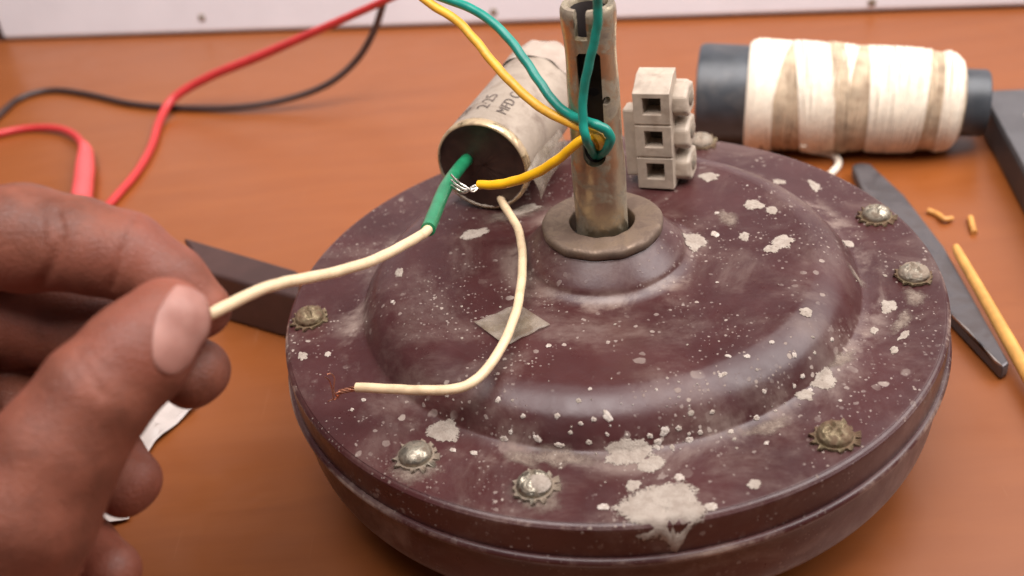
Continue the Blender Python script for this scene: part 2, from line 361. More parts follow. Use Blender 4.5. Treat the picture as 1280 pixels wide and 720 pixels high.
def washer_geo(seed, T=13):
    rr = random.Random(seed); v = []; f = []; n = T * 6
    amp = [rr.choice((rr.uniform(.7, 1.2), rr.uniform(.05, .7))) for _ in range(T)]
    for j, base in enumerate((.0036, .0046, .0060)):
        for top in (0, 1):
            for k in range(n):
                ph = (k % 6) / 6; tooth = 1 if .12 < ph < .62 else 0; A_ = amp[k // 6]
                r = base if j < 2 else (.0047 + (.0013 * A_ if tooth else 0)); z = .0002 + top * .0007
                if j == 2 and tooth: z += (ph - .37) * .0034 * A_ + .0002
                a = 2 * math.pi * (k / n); v.append((r * math.cos(a) + rr.uniform(-.00008, .00008), r * math.sin(a) + rr.uniform(-.00008, .00008), z))
    def ix(j, t, k): return (j * 2 + t) * n + k % n
    for k in range(n):
        for j in (0, 1):
            f.append((ix(j, 1, k), ix(j + 1, 1, k), ix(j + 1, 1, k + 1), ix(j, 1, k + 1))); f.append((ix(j, 0, k), ix(j, 0, k + 1), ix(j + 1, 0, k + 1), ix(j + 1, 0, k)))
        f.append((ix(2, 0, k), ix(2, 0, k + 1), ix(2, 1, k + 1), ix(2, 1, k))); f.append((ix(0, 0, k + 1), ix(0, 0, k), ix(0, 1, k), ix(0, 1, k + 1)))
    return v, f
sg = {s: screw_geo(s) for s in (True, False)}
SCREWS = [((-0.0878, -0.0039, 0.0500), 'rust', 'rust', True, 'rusty brown screw head sunk in grime'), ((-0.0530, -0.0666, 0.0500), 'steel', 'steel_dirty', False, 'clean shiny domed screw head'), ((-0.0242, -0.0805, 0.0500), 'steel', 'steel_dirty', True, 'screw head half filled with plaster'),
          ((0.0476, -0.0730, 0.0500), 'rust', 'rust', True, 'rusty screw head caked in dirt'), ((0.0860, -0.0113, 0.0500), 'steel_dirty', 'rust', True, 'grimy screw head beside chalky dust'), ((0.0850, 0.0213, 0.0500), 'steel', 'rust', True, 'dull screw head with worn cross slot'), ((0.0409, 0.0802, 0.0500), 'steel_dirty', 'rust', True, 'dirty screw head behind the terminal block'),
          ((-.0335, .0790, .05), 'steel_dirty', 'rust', True, 'dirty screw head behind the capacitor')]
for i, (q, mh, mw, slot, lab) in enumerate(SCREWS):
    v, f = sg[slot]; v = [tuple(x) for x in v]
    if mh != 'steel' or i == 2:
        rr = random.Random(i); v = [(x * (1 + rr.uniform(-.03, .03)), y * (1 + rr.uniform(-.03, .03)), z + (rr.uniform(-.00022, .00022) if z > -.0005 else 0)) for x, y, z in v]
    s = mesh('screw', v, f, M[mh], motor); s.location = (q[0], q[1], .0512); s.rotation_euler = (R_(random.uniform(-2, 2)), R_(random.uniform(-2, 2)), random.uniform(0, 3)); tag(s, lab)
    w = mesh('lock_washer', *washer_geo(i), M[mw], s, False); w.location = (0, 0, -.0013)
    if i == 2:
        o = mesh('plaster_fill', *lathe_geo([(.0001, .00255), (.0013, .0024), (.0024, .0019), (.0031, .0008)], 20, False), M['plaster'], s); o.location = (.0009, -.0009, .00005)

# splashes of dried plaster and paint, draped along the cover's own profile
SL = [0.]
for i in range(1, len(SP)): SL.append(SL[-1] + math.hypot(SP[i][0] - SP[i - 1][0], SP[i][1] - SP[i - 1][1]))
SPa = np.array(SP); SLa = np.array(SL)
def prof_at(s):
    r = float(np.interp(s, SLa, SPa[:, 0])); z = float(np.interp(s, SLa, SPa[:, 1]))
    r2 = float(np.interp(s + .0004, SLa, SPa[:, 0])); z2 = float(np.interp(s + .0004, SLa, SPa[:, 1])); t = Vector((r2 - r, z2 - z, 0)); 
    if t.length < 1e-8: t = Vector((0, -1, 0))
    t.normalize(); return r, z, (-t.y, t.x)
def s_of(r):
    k = np.argmax(SPa[:, 0] >= r) ; 
    if SPa[k, 0] < r: k = len(SPa) - 1
    return float(np.interp(r, SPa[:k + 1, 0], SLa[:k + 1]))
def splash(p, a, b, rot=0, mat='plaster', seed=None, h=.00035, rough=.22, shape=None, name='plaster_splash'):
    rr = random.Random(seed if seed is not None else int(abs(p[0] * 7e5) + abs(p[1] * 9e5)))
    r0 = math.hypot(p[0], p[1]); th = math.atan2(p[1], p[0]); s0 = s_of(min(r0, .0949)); N, K = 40, 7
    ph = [(rr.uniform(0, 6.28), rr.uniform(.3, 1)) for _ in range(7)]
    v = []; f = []
    for j in range(K + 1):
        u = j / K
        for k in range(N):
            an = 2 * math.pi * k / N
            e = 1 + rough * sum(w / (1 + .35 * q) * math.sin((q + 1) * an + x) for q, (x, w) in enumerate(ph)) * .6
            x, y = a * u * e * math.cos(an), b * u * e * math.sin(an)
            if shape: x, y = shape(u * math.cos(an) * e, u * math.sin(an) * e)
            c_, s_ = math.cos(rot), math.sin(rot); dt, ds = x * c_ - y * s_, x * s_ + y * c_
            r, z, n = prof_at(s0 + ds); hh = h * (1 - u ** 3) * (.75 + .5 * rr.random()) if j < K else -.00008
            r2, z2 = r + n[0] * hh, z + n[1] * hh; t = th + dt / max(r, .01)
            v.append((r2 * math.cos(t), r2 * math.sin(t), z2))
    for j in range(K):
        for k in range(N): f.append((j * N + k, j * N + (k + 1) % N, (j + 1) * N + (k + 1) % N, (j + 1) * N + k))
    o = mesh(name, v, f, M[mat], cover); at = o.data.attributes.new('edge', 'FLOAT', 'POINT')
    at.data.foreach_set('value', [j / K for j in range(K + 1) for _ in range(N)]); return o
mm = .001
def patch(x, y):            # wide blot that runs over the rim and ends in two drips
    X, Y = x * 11.6 * mm, y * 8.0 * mm
    if y > .45: Y += max(0, math.cos((x - .12) * 4.2)) ** 2 * 6.0 * mm + max(0, math.cos((x + .55) * 4)) ** 2 * 3.6 * mm; X *= 1 - .30 * (y - .45)
    return X, Y
splash((0.0053, -0.0908, 0.0500), 9 * mm, 6 * mm, 0, 'plaster', 5, .0006, .20, patch)
BIG = [((-0.0007, -0.0720, 0.0514), 5.6, 3.2, 0), ((0.0033, -0.0765, 0.0503), 3.2, 2.3, 0), ((-0.0460, -0.0582, 0.0506), 4.2, 3.2, .2), ((0.0498, -0.0529, 0.0508), 3.4, 2.8, 0), ((0.0444, -0.0573, 0.0510), 2.4, 1.4, .5), ((0.0259, -0.0856, 0.0500), 1.7, 1.4, 0), ((0.0098, -0.0814, 0.0501), 1.3, 1.0, 0), ((-0.0013, -0.0823, 0.0501), 1.8, 1.6, 0),
       ((0.0155, -0.0913, 0.0499), 1.4, 1.2, 0), ((-0.0088, -0.0884, 0.0500), 1.5, .9, 0), ((0.0471, 0.0178, 0.0611), 3.0, 2.4, 0), ((0.0510, 0.0136, 0.0611), 2.2, 1.5, 0), ((0.0367, 0.0372, 0.0611), 2.6, 2.6, .3), ((0.0406, 0.0017, 0.0608), 2.1, 1.4, 0), ((0.0328, 0.0043, 0.0607), 1.5, 1.2, 0),
       ((0.0510, -0.0032, 0.0611), 3.4, 2.6, .1), ((0.0467, -0.0064, 0.0610), 2.0, 1.8, 0), ((0.0717, 0.0434, 0.0500), 3.2, 1.5, .4), ((0.0615, 0.0486, 0.0501), 2.2, 1.4, -.3), ((0.0749, -0.0243, 0.0501), 2.8, 2.0, 0), ((0.0728, 0.0078, 0.0507), 1.8, 1.9, 0), ((0.0490, -0.0369, 0.0605), 1.9, 1.5, .5), ((0.0262, 0.0009, 0.0609), 4.6, 3.4, .2),
       ((-0.0878, -0.0210, 0.0500), 1.8, 1.3, 0), ((-0.0804, -0.0214, 0.0501), 1.2, .8, 0), ((-0.0598, 0.0003, 0.0610), 2.2, 1.2, 0), ((0.0684, -0.0340, 0.0503), 1.7, .9, 0), ((0.0711, -0.0424, 0.0501), 1.6, .9, 0), ((-0.0381, 0.0177, 0.0608), 4.5, 2.2, .6), ((-0.0224, 0.0291, 0.0607), 5.0, 2.2, .3), ((0.0752, -0.0372, 0.0500), 2.2, 1.0, .2)]
for q, a, b, ro in BIG: splash(q, a * 1.22 * mm, b * 1.22 * mm, ro, 'plaster' if a > 1.5 else 'plaster_white', None, .00030, .30)
FLECK = [((-0.0052, -0.0666, 0.0576), 2.1, 1.0, .95), ((0.0307, -0.0648, 0.0516), 1.0, .8, 0), ((0.0198, -0.0659, 0.0553), .8, .7, 0), ((0.0431, -0.0504, 0.0579), .9, .8, 0), ((0.0378, -0.0479, 0.0607), .9, .7, 0), ((0.0308, -0.0526, 0.0607), 1.0, .8, 0), ((0.0241, -0.0578, 0.0601), 1.1, .7, 0), ((0.0444, -0.0541, 0.0538), .9, .8, 0), ((-0.0173, -0.0646, 0.0576), .9, .8, 0),
         ((-0.0257, -0.0626, 0.0566), .7, .8, 0), ((-0.0316, -0.0575, 0.0583), .9, .9, 0), ((-0.0180, -0.0409, 0.0609), .9, .9, 0), ((-0.0310, -0.0643, 0.0519), 1.2, .9, 0), ((-0.0387, -0.0669, 0.0502), 1.3, .8, 0), ((-0.0439, -0.0652, 0.0501), 1.0, .8, 0), ((-0.0682, -0.0428, 0.0501), .9, .7, 0), ((-0.0710, -0.0462, 0.0500), .8, .6, 0), ((0.0077, -0.0695, 0.0538), 1.2, 1.6, .5), ((0.0060, -0.0709, 0.0522), 1.1, 1.0, 0),
         ((0.0113, -0.0689, 0.0541), .9, .8, 0), ((-0.0087, -0.0666, 0.0571), .8, .7, 0), ((-0.0119, -0.0668, 0.0564), .7, .6, 0), ((0.0548, -0.0421, 0.0550), .8, .7, 0), ((0.0137, -0.0703, 0.0517), 1.2, .9, 0), ((0.0042, -0.0701, 0.0535), .9, .8, 0), ((0.0164, -0.0691, 0.0523), .8, .8, 0), ((-0.0174, -0.0690, 0.0522), 1.5, .8, 0), ((-0.0227, -0.0668, 0.0530), 1.4, .9, .4)]
for q, a, b, ro in FLECK: splash(q, a * mm, b * mm, ro, 'plaster_white', None, .00030, .25, name='paint_fleck')
fr = random.Random(21)
for k in range(95):
    th_ = R_(fr.gauss(-88, 21)) if k < 70 else R_(fr.uniform(-175, 40)); r_ = fr.gauss(.0705, .0052) if k < 70 else fr.uniform(.034, .091); sz = .22 + .75 * fr.random() ** 2.5
    splash((r_ * math.cos(th_), r_ * math.sin(th_), 0), sz * mm, sz * fr.uniform(.65, 1) * mm, fr.uniform(0, 3), 'plaster_white' if fr.random() < .6 else 'plaster', 100 + k, .00022, .25, name='paint_fleck')
DUST = [((-0.0177, -0.0717, 0.0506), 8, 3.0, 0), ((-0.0270, -0.0708, 0.0504), 5, 2.2, .1), ((0.0330, -0.0678, 0.0504), 6, 2.2, .2), ((0.0562, -0.0457, 0.0510), 5, 2.0, .3), ((0.0837, -0.0211, 0.0500), 4.2, 2.8, 0), ((0.0773, -0.0305, 0.0501), 5, 2.2, .2), ((0.0380, 0.0126, 0.0608), 5, 2.6, .2), ((0.0693, -0.0126, 0.0532), 2.2, 4.5, .2), ((-0.0236, -0.0831, 0.0500), 6, 5.5, 0), ((-0.0528, -0.0699, 0.0500), 6.5, 5.2, 0), ((-0.0262, 0.0269, 0.0607), 8, 3.4, .5)]
for q, a, b, ro in DUST: splash(q, a * 1.4 * mm, b * 1.4 * mm, ro, 'dust_patch', None, .00014, .34, name='dust_patch')
# scrap of cloudy tape stuck on the plate
tp = [(-0.0377, -0.0285, 0.0610), (-0.0255, -0.0220, 0.0607), (-0.0172, -0.0325, 0.0607), (-0.0292, -0.0400, 0.0610)]
N = 8; v = []; f = []
for i in range(N + 1):
    for j in range(N + 1):
        u, w = i / N, j / N; q = (Vector(tp[0]) * (1 - u) + Vector(tp[3]) * u) * (1 - w) + (Vector(tp[1]) * (1 - u) + Vector(tp[2]) * u) * w
        v.append((q.x, q.y, .0613 + .00028 + .00022 * math.sin(q.x * 900 + q.y * 700) + (.0009 * max(0, w - .75) * (1 - u)) + .0016 * max(0, .2 - w) * (1 - u)))
for i in range(N):
    for j in range(N): a = i * (N + 1) + j; f.append((a, a + 1, a + N + 2, a + N + 1))
o = mesh('tape_scrap', v, f, M['tape'], cover); s = o.modifiers.new('t', 'SOLIDIFY'); s.thickness = .00012

# ------------------------------------------------------------------ capacitor
CR = .0150; CL = .062; ca = math.atan2(.93, .37)
cap = empty('capacitor', (-.0336, .0312, .0613), ca - math.pi / 2); tag(cap, 'grey beige cylindrical capacitor lying on the motor behind the green sleeve', 'capacitor')
pr = smooth_prof([(.0136, .0016), (.0138, .0002), (.0143, -.0004), (.0149, .0003), (.0150, .0016), (.0149, .0030), (.0149, .02), (.0149, CL - .004), (.0145, CL - .001), (.0132, CL), (.006, CL + .0003), (.0005, CL + .0003)], 3)
v, f = lathe_geo(pr, 96)
v = [(x * (1 + .004 * math.sin(3 * math.atan2(y, x) + z * 90)), y * (1 + .004 * math.sin(4 * math.atan2(y, x) + z * 60)), z) for x, y, z in v]
can = mesh('can', [(x, z, y + CR) for x, y, z in v], f, M['cap_can'], cap)
v, f = lathe_geo([(.0141, -.00062), (.0144, -.00072), (.0149, -.0001), (.0151, .0010), (.0151, .0024), (.0149, .0026)], 96); mesh('crimp_rim', [(x, z, y + CR) for x, y, z in v], f, M['cap_edge'], cap)
rr = random.Random(9); v, f = lathe_geo([(.0002, .0006), (.004, .0005), (.008, .0008), (.0115, .0004), (.0137, .0001), (.0142, -.0003)], 64)
v = [(x, z + rr.uniform(-.00012, .00012), y + CR) for x, y, z in v]; mesh('end_face', v, f, M['cap_face'], cap)
def text_on_can(s, y0, ang, size):
    cu = bpy.data.curves.new('t', 'FONT'); cu.body = s; cu.size = size; cu.resolution_u = 3; o = bpy.data.objects.new('t', cu); COL.objects.link(o)
    dg = bpy.context.evaluated_depsgraph_get(); me = bpy.data.meshes.new_from_object(o.evaluated_get(dg)); bpy.data.objects.remove(o)
    bm = bmesh.new(); bm.from_mesh(me); bmesh.ops.subdivide_edges(bm, edges=bm.edges, cuts=1); bm.to_mesh(me); bm.free()
    for vt in me.vertices:
        a = ang + vt.co.y / .01505; r = .01512; yy = y0 + vt.co.x
        vt.co = (r * math.cos(a), yy, r * math.sin(a) + CR)
    me.name = 'printed_text'; return link_mesh('printed_text', me, M['ink'], can)
# angle 90 = top of the can, smaller = towards the shaft
text_on_can('CB', .0060, R_(116), .0052); text_on_can('2\u00b725', .0090, R_(90), .0058); text_on_can('MFD C', .0080, R_(66), .0048)
# paper collar wrapped round the far end and a curled flap of clear tape at the near end
v = []; f = []; N = 36
for j in range(5):
    for k in range(N + 1):
        a = R_(20 + 165 * k / N); r = .01535 + .0003 * math.sin(k * .9 + j); v.append((r * math.cos(a), CL - .014 + .0032 * j + .0006 * math.sin(k * .7), r * math.sin(a) + CR))
for j in range(4):
    for k in range(N): a = j * (N + 1) + k; f.append((a, a + 1, a + N + 2, a + N + 1))
mesh('paper_wrap', v, f, M['dusty_paper'], cap)
v = []; f = []
for i in range(9):
    for j in range(6):
        u, w = i / 8, j / 5; a = R_(2 - 34 * w); r = .0153 + .0045 * w * (1 - .4 * u); v.append((r * math.cos(a) + .001 * w, -.002 + .030 * u + .003 * w, r * math.sin(a) + CR + .001 * math.sin(u * 5)))
for i in range(8):
    for j in range(5): a = i * 6 + j; f.append((a, a + 1, a + 7, a + 6))
o = mesh('tape_flap', v, f, M['tape'], cap); s = o.modifiers.new('t', 'SOLIDIFY'); s.thickness = .00015

# ------------------------------------------------------------------ wires
w1 = empty('held_wire', (-0.0848, -0.0842, 0.1107)); tag(w1, 'cream wire pinched by the hand and running into a green sleeve', 'wire')
def sub(root, pts): return [tuple(Vector(q) - Vector(root.location)) for q in pts]
tube('insulation', sub(w1, [(-0.0924, -0.0838, 0.1075), (-0.0848, -0.0842, 0.1107), (-0.0802, -0.0776, 0.1093), (-0.0757, -0.0713, 0.1075), (-0.0711, -0.0656, 0.1048), (-0.0642, -0.0565, 0.1000), (-0.0567, -0.0457, 0.0955), (-0.0509, -0.0363, 0.0929), (-0.0469, -0.0298, 0.0914), (-0.0452, -0.0254, 0.0906)]), .00128, M['cream'], w1)
tube('green_sleeve', sub(w1, [(-0.0456, -0.0270, 0.0910), (-0.0444, -0.0134, 0.0886), (-0.0428, 0.0030, 0.0857), (-0.0398, 0.0239, 0.0806), (-0.0370, 0.0402, 0.0757), (-0.0350, 0.0521, 0.0718)]), .00192, M['green'], w1)
w2 = empty('loose_wire', (-0.0302, 0.0375, 0.0643)); tag(w2, 'cream wire hanging from the capacitor over the motor with a frayed copper end', 'wire')
tube('insulation', sub(w2, [(-0.0314, 0.0477, 0.0616), (-0.0302, 0.0360, 0.0640), (-0.0275, 0.0225, 0.0653), (-0.0243, 0.0098, 0.0661), (-0.0233, -0.0043, 0.0667), (-0.0239, -0.0179, 0.0665), (-0.0258, -0.0318, 0.0660), (-0.0294, -0.0452, 0.0661), (-0.0341, -0.0545, 0.0654), (-0.0392, -0.0596, 0.0654), (-0.0462, -0.0592, 0.0647), (-0.0554, -0.0566, 0.0639), (-0.0667, -0.0530, 0.0629)]), .00126, M['cream'], w2)
rr = random.Random(5)
for k in range(5):
    a = 1.25 * k; path = []
    for i in range(9):
        t = i / 8; c = Vector((-0.0658, -0.0532, 0.0630)) * (1 - t) + Vector((-0.0715, -0.0524, 0.0615)) * t; ph = a + t * 5; s = .00055 * (1 - .2 * t)
        path.append(c + rt * (.3 * s * math.sin(ph)) + up * (s * math.cos(ph)) + fw * (s * math.sin(ph)))
    tube('copper_strand', sub(w2, path), .00026, M['copper'], w2, 2, 6)
for pts in ([(-0.0705, -0.0526, 0.0620), (-0.0717, -0.0533, 0.0607), (-0.0737, -0.0535, 0.0600), (-0.0746, -0.0534, 0.0595)], [(-0.0714, -0.0530, 0.0615), (-0.0728, -0.0539, 0.0603), (-0.0729, -0.0532, 0.0623), (-0.0731, -0.0527, 0.0656), (-0.0741, -0.0525, 0.0668)], [(-0.0723, -0.0534, 0.0611), (-0.0725, -0.0532, 0.0631), (-0.0718, -0.0524, 0.0659), (-0.0724, -0.0521, 0.0673), (-0.0734, -0.0522, 0.0673)], [(-0.0706, -0.0527, 0.0619), (-0.0721, -0.0534, 0.0619), (-0.0718, -0.0533, 0.0602)]):
    tube('copper_strand', sub(w2, pts), .00016, M['copper'], w2, 4, 5)
wy = empty('yellow_wire', (-0.0000, -0.0062, 0.0975)); tag(wy, 'bright yellow wire from the shaft window with bare end hooked on the green sleeve', 'wire')
tube('insulation', sub(wy, [(0.0003, -0.0036, 0.0951), (-0.0004, -0.0079, 0.1003), (-0.0023, -0.0109, 0.1039), (-0.0055, -0.0111, 0.1030), (-0.0097, -0.0095, 0.0987), (-0.0160, -0.0068, 0.0934), (-0.0227, -0.0037, 0.0895), (-0.0284, -0.0012, 0.0875), (-0.0334, 0.0015, 0.0865)]), [.0012, .0012, .0012, .00125, .00130, .00135, .00135, .00132, .00125], M['yellow'], wy)
for k in range(3):
    o_ = .0008 * (k - 1); tube('bare_strand', sub(wy, [Vector((-0.0325, 0.0012, 0.0866)) + up * o_ * .5, Vector((-0.0348, 0.0001, 0.0862)) - up * o_, Vector((-0.0370, -0.0005, 0.0865)) + up * o_, Vector((-0.0392, 0.0011, 0.0872)) + up * o_ * 1.4, Vector((-0.0409, 0.0033, 0.0879)) + up * o_ * 1.8]), .00034, M['tinned'], wy, 4, 6)
tube('bare_strand', sub(wy, [(-0.0361, -0.0004, 0.0864), (-0.0382, 0.0017, 0.0844), (-0.0401, 0.0043, 0.0839), (-0.0413, 0.0075, 0.0843), (-0.0397, 0.0096, 0.0845)]), .00032, M['tinned'], wy, 4, 6)
wy2 = empty('yellow_wire', (0.0019, -0.0060, 0.0976)); tag(wy2, 'dull yellow wire leaving the shaft window and rising with the teal wire over the capacitor', 'wire')
tube('insulation', sub(wy2, [(0.0009, -0.0045, 0.0955), (0.0011, -0.0100, 0.1007), (-0.0001, -0.0112, 0.1043), (-0.0039, -0.0072, 0.1050), (-0.0093, -0.0021, 0.1059), (-0.0149, 0.0032, 0.1077), (-0.0208, 0.0102, 0.1113), (-0.0256, 0.0168, 0.1150), (-0.0304, 0.0235, 0.1198), (-0.0353, 0.0297, 0.1238), (-0.0419, 0.0357, 0.1267), (-0.0497, 0.0439, 0.1312)]), .00128, M['yellow_grey'], wy2)
wt = empty('teal_wire', (0.0023, -0.0106, 0.1014)); tag(wt, 'teal wire looping out of the shaft window and arching up over the capacitor', 'wire')
tube('insulation', sub(wt, [(0.0000, -0.0038, 0.0948), (0.0016, -0.0106, 0.0998), (0.0029, -0.0126, 0.1038), (0.0018, -0.0126, 0.1066), (-0.0015, -0.0111, 0.1080), (-0.0062, -0.0049, 0.1076), (-0.0102, 0.0003, 0.1093), (-0.0137, 0.0063, 0.1129), (-0.0170, 0.0124, 0.1168), (-0.0210, 0.0188, 0.1211), (-0.0258, 0.0242, 0.1248), (-0.0315, 0.0297, 0.1271), (-0.0394, 0.0359, 0.1287), (-0.0473, 0.0426, 0.1310)]), .00128, M['teal'], wt)
wt2 = empty('teal_wire', (-0.0015, -0.0091, 0.0987)); tag(wt2, 'teal wire running straight up along the front of the shaft', 'wire')
tube('insulation', sub(wt2, [(-0.0009, -0.0042, 0.0951), (-0.0021, -0.0104, 0.1004), (-0.0035, -0.0150, 0.1061), (-0.0038, -0.0135, 0.1104), (-0.0032, -0.0119, 0.1167), (-0.0015, -0.0118, 0.1237), (0.0004, -0.0117, 0.1302), (0.0016, -0.0115, 0.1354), (0.0018, -0.0116, 0.1405), (0.0024, -0.0132, 0.1487)]), .00118, M['teal'], wt2)

# ------------------------------------------------------------------ terminal block
tb = empty('terminal_block', (.0140, .0345, .0612), math.atan2(-.0032, .0083)); tag(tb, 'dirty ivory terminal block with three square holes standing beside the shaft', 'terminal block')
tb.rotation_euler = (R_(-3), R_(-2.5), math.atan2(-.0032, .0083))
BW, BD, MH = .0114, .0100, .0107
TH_ = 3 * MH
def side_prism(name, prof, x0, x1, parent=None, bev=.0006):
    n = len(prof); v = [(x0, y, z) for y, z in prof] + [(x1, y, z) for y, z in prof]
    f = [tuple(range(n)), tuple(range(n, 2 * n))[::-1]] + [(i, (i + 1) % n, n + (i + 1) % n, n + i) for i in range(n)]
    return mesh(name, v, f, M['block'], parent, False)
body = side_prism('body', [(0, 0), (BD, 0), (BD, TH_ + .0040), (.0060, TH_ + .0034), (.0020, TH_ + .0006), (0, TH_ - .0006)], 0, BW, tb)
cuts = []
for i in range(3):
    cx, cz = .0058, i * MH + .0060; bv, bf = box_geo(cx - .0028, cx + .0028, -.004, .0088, cz - .0026, cz + .0026); c = mesh('cutter', bv, bf, M['hole'], None, False); c.parent = tb; cuts.append(c)
for i in (1, 2):
    bv, bf = box_geo(-.001, BW + .001, -.001, .0005, i * MH - .0003, i * MH + .0002); c = mesh('cutter', bv, bf, M['hole'], None, False); c.parent = tb; cuts.append(c)
bpy.context.view_layer.update(); boolean(body, cuts); body.data.materials.clear(); body.data.materials.append(M['block']); bevel(body, .0005, 2)
for i in range(3):
    cx, cz = .0058, i * MH + .0060
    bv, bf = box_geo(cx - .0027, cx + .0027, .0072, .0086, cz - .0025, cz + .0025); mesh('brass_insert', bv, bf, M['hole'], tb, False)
    z0 = i * MH
    o = side_prism('side_lug', [(.0028, z0 + .0030), (.0062, z0 + .0004), (.0128, z0 + .0010), (.0140, z0 + .0052), (.0132, z0 + MH - .0012), (.0075, z0 + MH - .0004), (.0034, z0 + MH - .0030)], BW - .001, BW + .0044, tb); bevel(o, .0010, 3)
    v, f = lathe_geo([(.0001, .0007), (.0010, .0007), (.0018, .0002), (.0024, .0002), (.0026, -.0008)], 20); mesh('terminal_screw', [(BW + .0044 + z, y + .0086, x + z0 + .0056) for x, y, z in v], f, M['steel_dirty'], tb)
    o = side_prism('rear_shroud', [(BD - .0005, z0 + .0008), (.0160, z0 + .0016), (.0166, z0 + .0060), (.0150, z0 + MH - .0014), (BD - .0005, z0 + MH - .0004)], .0016, BW + .0030, tb); bevel(o, .0010, 2)
v, f = box_geo(-.0042, .0003, .0022, .0085, .0030, .0255); bevel(mesh('mounting_flange', v, f, M['block'], tb, False), .0008)

# ------------------------------------------------------------------ thread spool
PA, PB = Vector((0.0553, 0.1760, 0.0236)), Vector((0.1697, 0.1473, 0.0195)); ax = (PB - PA); SLN = ax.length
sp = empty('thread_spool', PA); sp.rotation_euler = ax.to_track_quat('X', 'Z').to_euler(); tag(sp, 'cone of ivory thread on a charcoal core lying behind the motor', 'spool')
def lx(geo): return [(z, x, y) for x, y, z in geo[0]], geo[1]
v, f = lx(lathe_geo([(.0180, .002), (.0205, 0), (.0214, .0006), (.0218, .003), (.0212, .024), (.0140, SLN - .014), (.0138, SLN - .001), (.0130, SLN), (.010, SLN), (.0098, SLN - .01)], 72)); sharp(mesh('core', v, f, M['core'], sp), 40)
v, f = lx(lathe_geo([(.0001, .004), (.0180, .002)], 48)); mesh('core_end', v, f, M['grey_side'], sp)
T0, T1 = .0215, SLN - .0105
def Rt(x):
    u = (x - T0) / (T1 - T0); r = .0236 + (.0199 - .0236) * u
    return r - .0035 * max(0, (u - .93) / .07) ** 2 - .0016 * max(0, (.05 - u) / .05) ** 2
rr = random.Random(2); v = []; f = []; NX, NA = 60, 96
for i in range(NX + 1):
    x = T0 + (T1 - T0) * i / NX
    for k in range(NA):
        a = 2 * math.pi * k / NA; r = Rt(x) - .0005 + .0006 * math.sin(a * 2 + x * 260) + .0003 * math.sin(a * 5 - x * 500) + rr.uniform(-.00015, .00015)
        v.append((x, r * math.cos(a), r * math.sin(a)))
for i in range(NX):
    for k in range(NA): f.append((i * NA + k, i * NA + (k + 1) % NA, (i + 1) * NA + (k + 1) % NA, (i + 1) * NA + k))
f.append(tuple(range(NA))); f.append(tuple(range(NX * NA, NX * NA + NA))); mesh('thread_core', v, f, M['thread_dirty'], sp)
def band(u0, u1, w0, w1, a0, a1, mat, lift):
    G = []; n = max(6, int(max(w0, w1) * SPN / .00075))
    for s in range(n):
        o = s / (n - 1) - .5; jx = rr.uniform(-.0005, .0005); sl = lift + rr.uniform(-.00015, .00025) - .0003 * (2 * o) ** 4; path = []
        for i in range(25):
            t = i / 24; x = min(T1, max(T0, X(u0 + (u1 - u0) * t + (w0 + (w1 - w0) * t) * o) + jx * math.sin(t * 7 + s))); a = a0 + (a1 - a0) * t; r = Rt(x) + sl
            path.append(Vector((x, r * math.cos(a), r * math.sin(a))))
        G.append(tube_geo(path, [.00050] * 25, 5))
    v, f = cat(*G); o = mesh('thread_winding', v, f, M[mat], sp); o['kind'] = 'stuff'; return o
PI = math.pi
SPN = T1 - T0
def X(u): return T0 + SPN * u
# angles run from the top (pi/2) over the near side (pi) to the underside
band(.50, .50, 1., 1., PI * .2, PI * 1.5, 'thread_dirty', -.0003); band(.50, .50, 1., 1., PI * 1.5, PI * 2.2, 'thread', -.0003)
for (u0, u1, w0, w1, mt, lf) in ((.10, .015, .22, .05, 'thread', .0004), (.06, .12, .05, .03, 'thread', .0002), (.27, .33, .15, .09, 'thread', .0008), (.42, .35, .19, .13, 'thread', .0005), (.40, .47, .07, .05, 'thread_dirty', .0010), (.70, .69, .29, .21, 'thread', .0008),
                                 (.85, .78, .05, .04, 'thread_dirty', .0004), (.955, .93, .09, .08, 'thread', .0003), (.55, .50, .04, .10, 'thread_dirty', .0003)):
    band(u0, u1, w0, w1, PI * .30, PI * 1.40, mt, lf); band(u1, u0, w1, w0, PI * 1.40, PI * 2.30, mt, lf)
o = tube('thread_tail', [(0.0945, 0.1456, 0.0100), (0.0983, 0.1492, 0.0050), (0.1043, 0.1510, 0.0022), (0.1090, 0.1479, 0.0014), (0.1083, 0.1401, 0.0014), (0.1026, 0.1323, 0.0014)], .0015, M['thread'], None, 6, 10)
o.parent = sp; bpy.context.view_layer.update(); o.matrix_parent_inverse = sp.matrix_world.inverted()

# ------------------------------------------------------------------ things on the right of the table
cs = empty('grey_case', (.1735, .1541, 0), math.atan2(.0955 - .1541, .1656 - .1735)); tag(cs, 'dark grey flat metal case lying beside the thread spool', 'case')
# local x runs along the long left edge, local y away from the motor
v, f = box_geo(-.014, .16, .0005, .075, .0004, .0142); bevel(mesh('shell', v, f, M['grey_side'], cs, False), .0012)
v, f = box_geo(-.0135, .1595, .0012, .0745, .0136, .0152); bevel(mesh('lid', v, f, M['grey'], cs, False), .0006)
v, f = lathe_geo([(.0001, .0012), (.0022, .0011), (.0028, .0004), (.0029, 0)], 24); o = mesh('button', v, f, M['paper'], cs); o.location = (.012, .0145, .0151)

